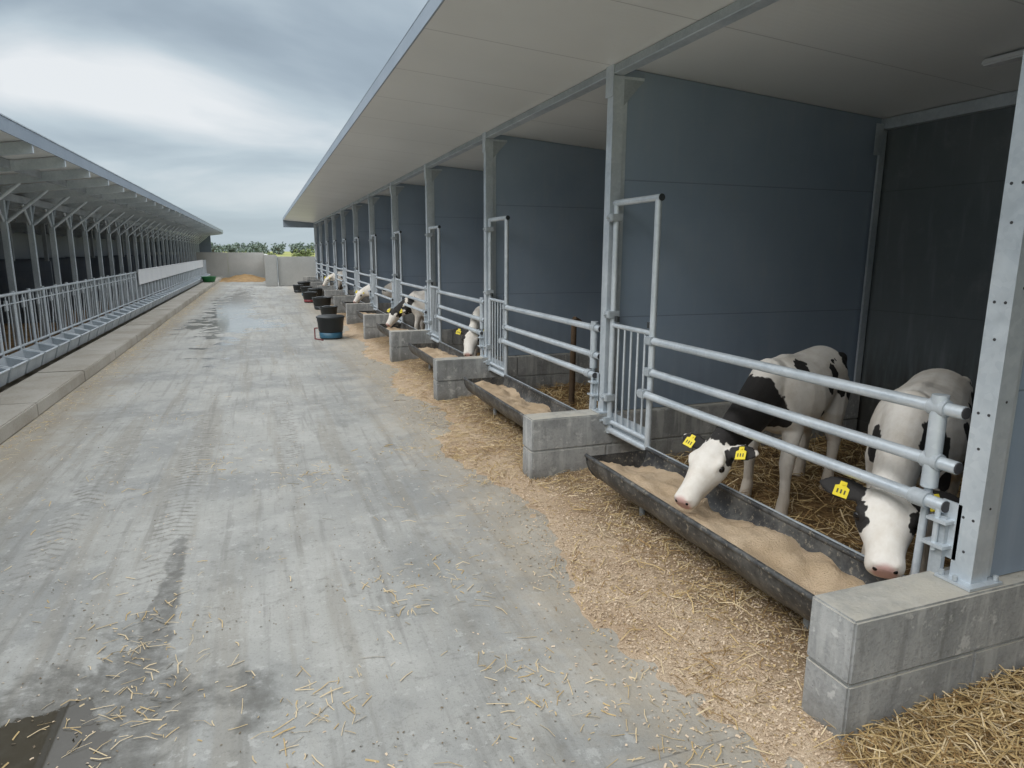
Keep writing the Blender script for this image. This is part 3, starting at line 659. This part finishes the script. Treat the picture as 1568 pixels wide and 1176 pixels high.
calf((3.2,16.0),(2.6,16.4),(2.25,16.8,.7),(2.05,16.7,.48),vox=.018,patch=[((.5,.1,.7),.12)],hpatch=[((-.2,0,0),.1)])
calf((3.2,24.4),(2.6,24.8),(2.2,25,.75),(2.0,24.9,.5),vox=.02,patch=[((.5,.1,.7),.12)],hpatch=[((0,0.1,0),.12)])
# ------------------------------------------------------------ world & sun
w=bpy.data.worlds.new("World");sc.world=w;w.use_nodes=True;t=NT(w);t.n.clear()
out=t.new('ShaderNodeOutputWorld');sky=t.new('ShaderNodeTexSky',sky_type='NISHITA');sky.sun_disc=False
SE,SA=math.radians(41),math.radians(-115)
sky.sun_elevation=SE;sky.sun_rotation=SA
bg1=t.new('ShaderNodeBackground');t.put(bg1.inputs[0],sky.outputs[0]);bg1.inputs[1].default_value=.1
tc=t.new('ShaderNodeTexCoord').outputs['Generated'];s=t.new('ShaderNodeSeparateXYZ');t.put(s.inputs[0],tc)
zz=t.math('ADD',t.math('MAXIMUM',s.outputs[2],0),.16);cb=t.new('ShaderNodeCombineXYZ');t.put(cb.inputs[0],t.math('DIVIDE',s.outputs[0],zz));t.put(cb.inputs[1],t.math('DIVIDE',s.outputs[1],zz));cb.inputs[2].default_value=2.3
f,_=t.noise(cb.outputs[0],.75,6,.5,.35);g,_=t.noise(cb.outputs[0],.35,3,.5)
cl=t.math('ADD',t.math('MULTIPLY',f,.7),t.math('MULTIPLY',g,.3))
# bright break in the cloud low over the left barn
dv=t.vmath('SUBTRACT',tc,(-.22,.955,.195)); dv=t.scale(dv,3.4,3.4,13); dd=t.vmath('LENGTH',dv)
cl=t.math('ADD',cl,t.step(dd,.1,1.05,.12,-.04))
rp=t.new('ShaderNodeValToRGB');t.put(rp.inputs[0],cl);e=rp.color_ramp.elements
e[0].position=.36;e[0].color=(.25,.31,.365,1);e[1].position=.66;e[1].color=(.86,.89,.91,1)
q=rp.color_ramp.elements.new(.47);q.color=(.38,.46,.53,1);q=rp.color_ramp.elements.new(.55);q.color=(.54,.63,.69,1)
hz=t.step(s.outputs[2],.0,.16,1,0);cc=t.mix(t.math('MULTIPLY',hz,.75),rp.outputs[0],(.50,.60,.66))
# overcast sky: the zenith is much brighter than the horizon
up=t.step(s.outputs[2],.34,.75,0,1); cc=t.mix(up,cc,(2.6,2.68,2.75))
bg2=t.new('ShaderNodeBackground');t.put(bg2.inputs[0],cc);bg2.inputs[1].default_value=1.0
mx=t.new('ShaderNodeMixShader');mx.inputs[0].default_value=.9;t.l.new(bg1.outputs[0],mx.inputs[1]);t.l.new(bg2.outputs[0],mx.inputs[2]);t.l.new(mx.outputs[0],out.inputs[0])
L=bpy.data.lights.new('sun','SUN');L.energy=1.5;L.angle=math.radians(45);L.color=(1,.98,.95)
so=bpy.data.objects.new('sun',L);sc.collection.objects.link(so)
dirv=Vector((math.sin(SA)*math.cos(SE),math.cos(SA)*math.cos(SE),math.sin(SE)));so.rotation_euler=dirv.to_track_quat('Z','Y').to_euler();so.location=(-5,0,20)
# ------------------------------------------------------------ camera
pi_,ya,ro=.1947,.3536,.0059
F=Vector((math.sin(ya)*math.cos(pi_),math.cos(ya)*math.cos(pi_),-math.sin(pi_)));R=Vector((math.cos(ya),-math.sin(ya),0));U=R.cross(F)
R2=R*math.cos(ro)+U*math.sin(ro);U2=-R*math.sin(ro)+U*math.cos(ro)
cd=bpy.data.cameras.new('camera');cd.lens=36*1024.8/1568;cd.sensor_width=36;cd.clip_end=3000;cd.clip_start=.05
co=bpy.data.objects.new('camera',cd);sc.collection.objects.link(co)
co.matrix_world=Matrix(((R2.x,U2.x,-F.x,0),(R2.y,U2.y,-F.y,0),(R2.z,U2.z,-F.z,H),(0,0,0,1)))
sc.camera=co
sc.view_settings.view_transform='Standard';sc.view_settings.look='None';sc.view_settings.exposure=0
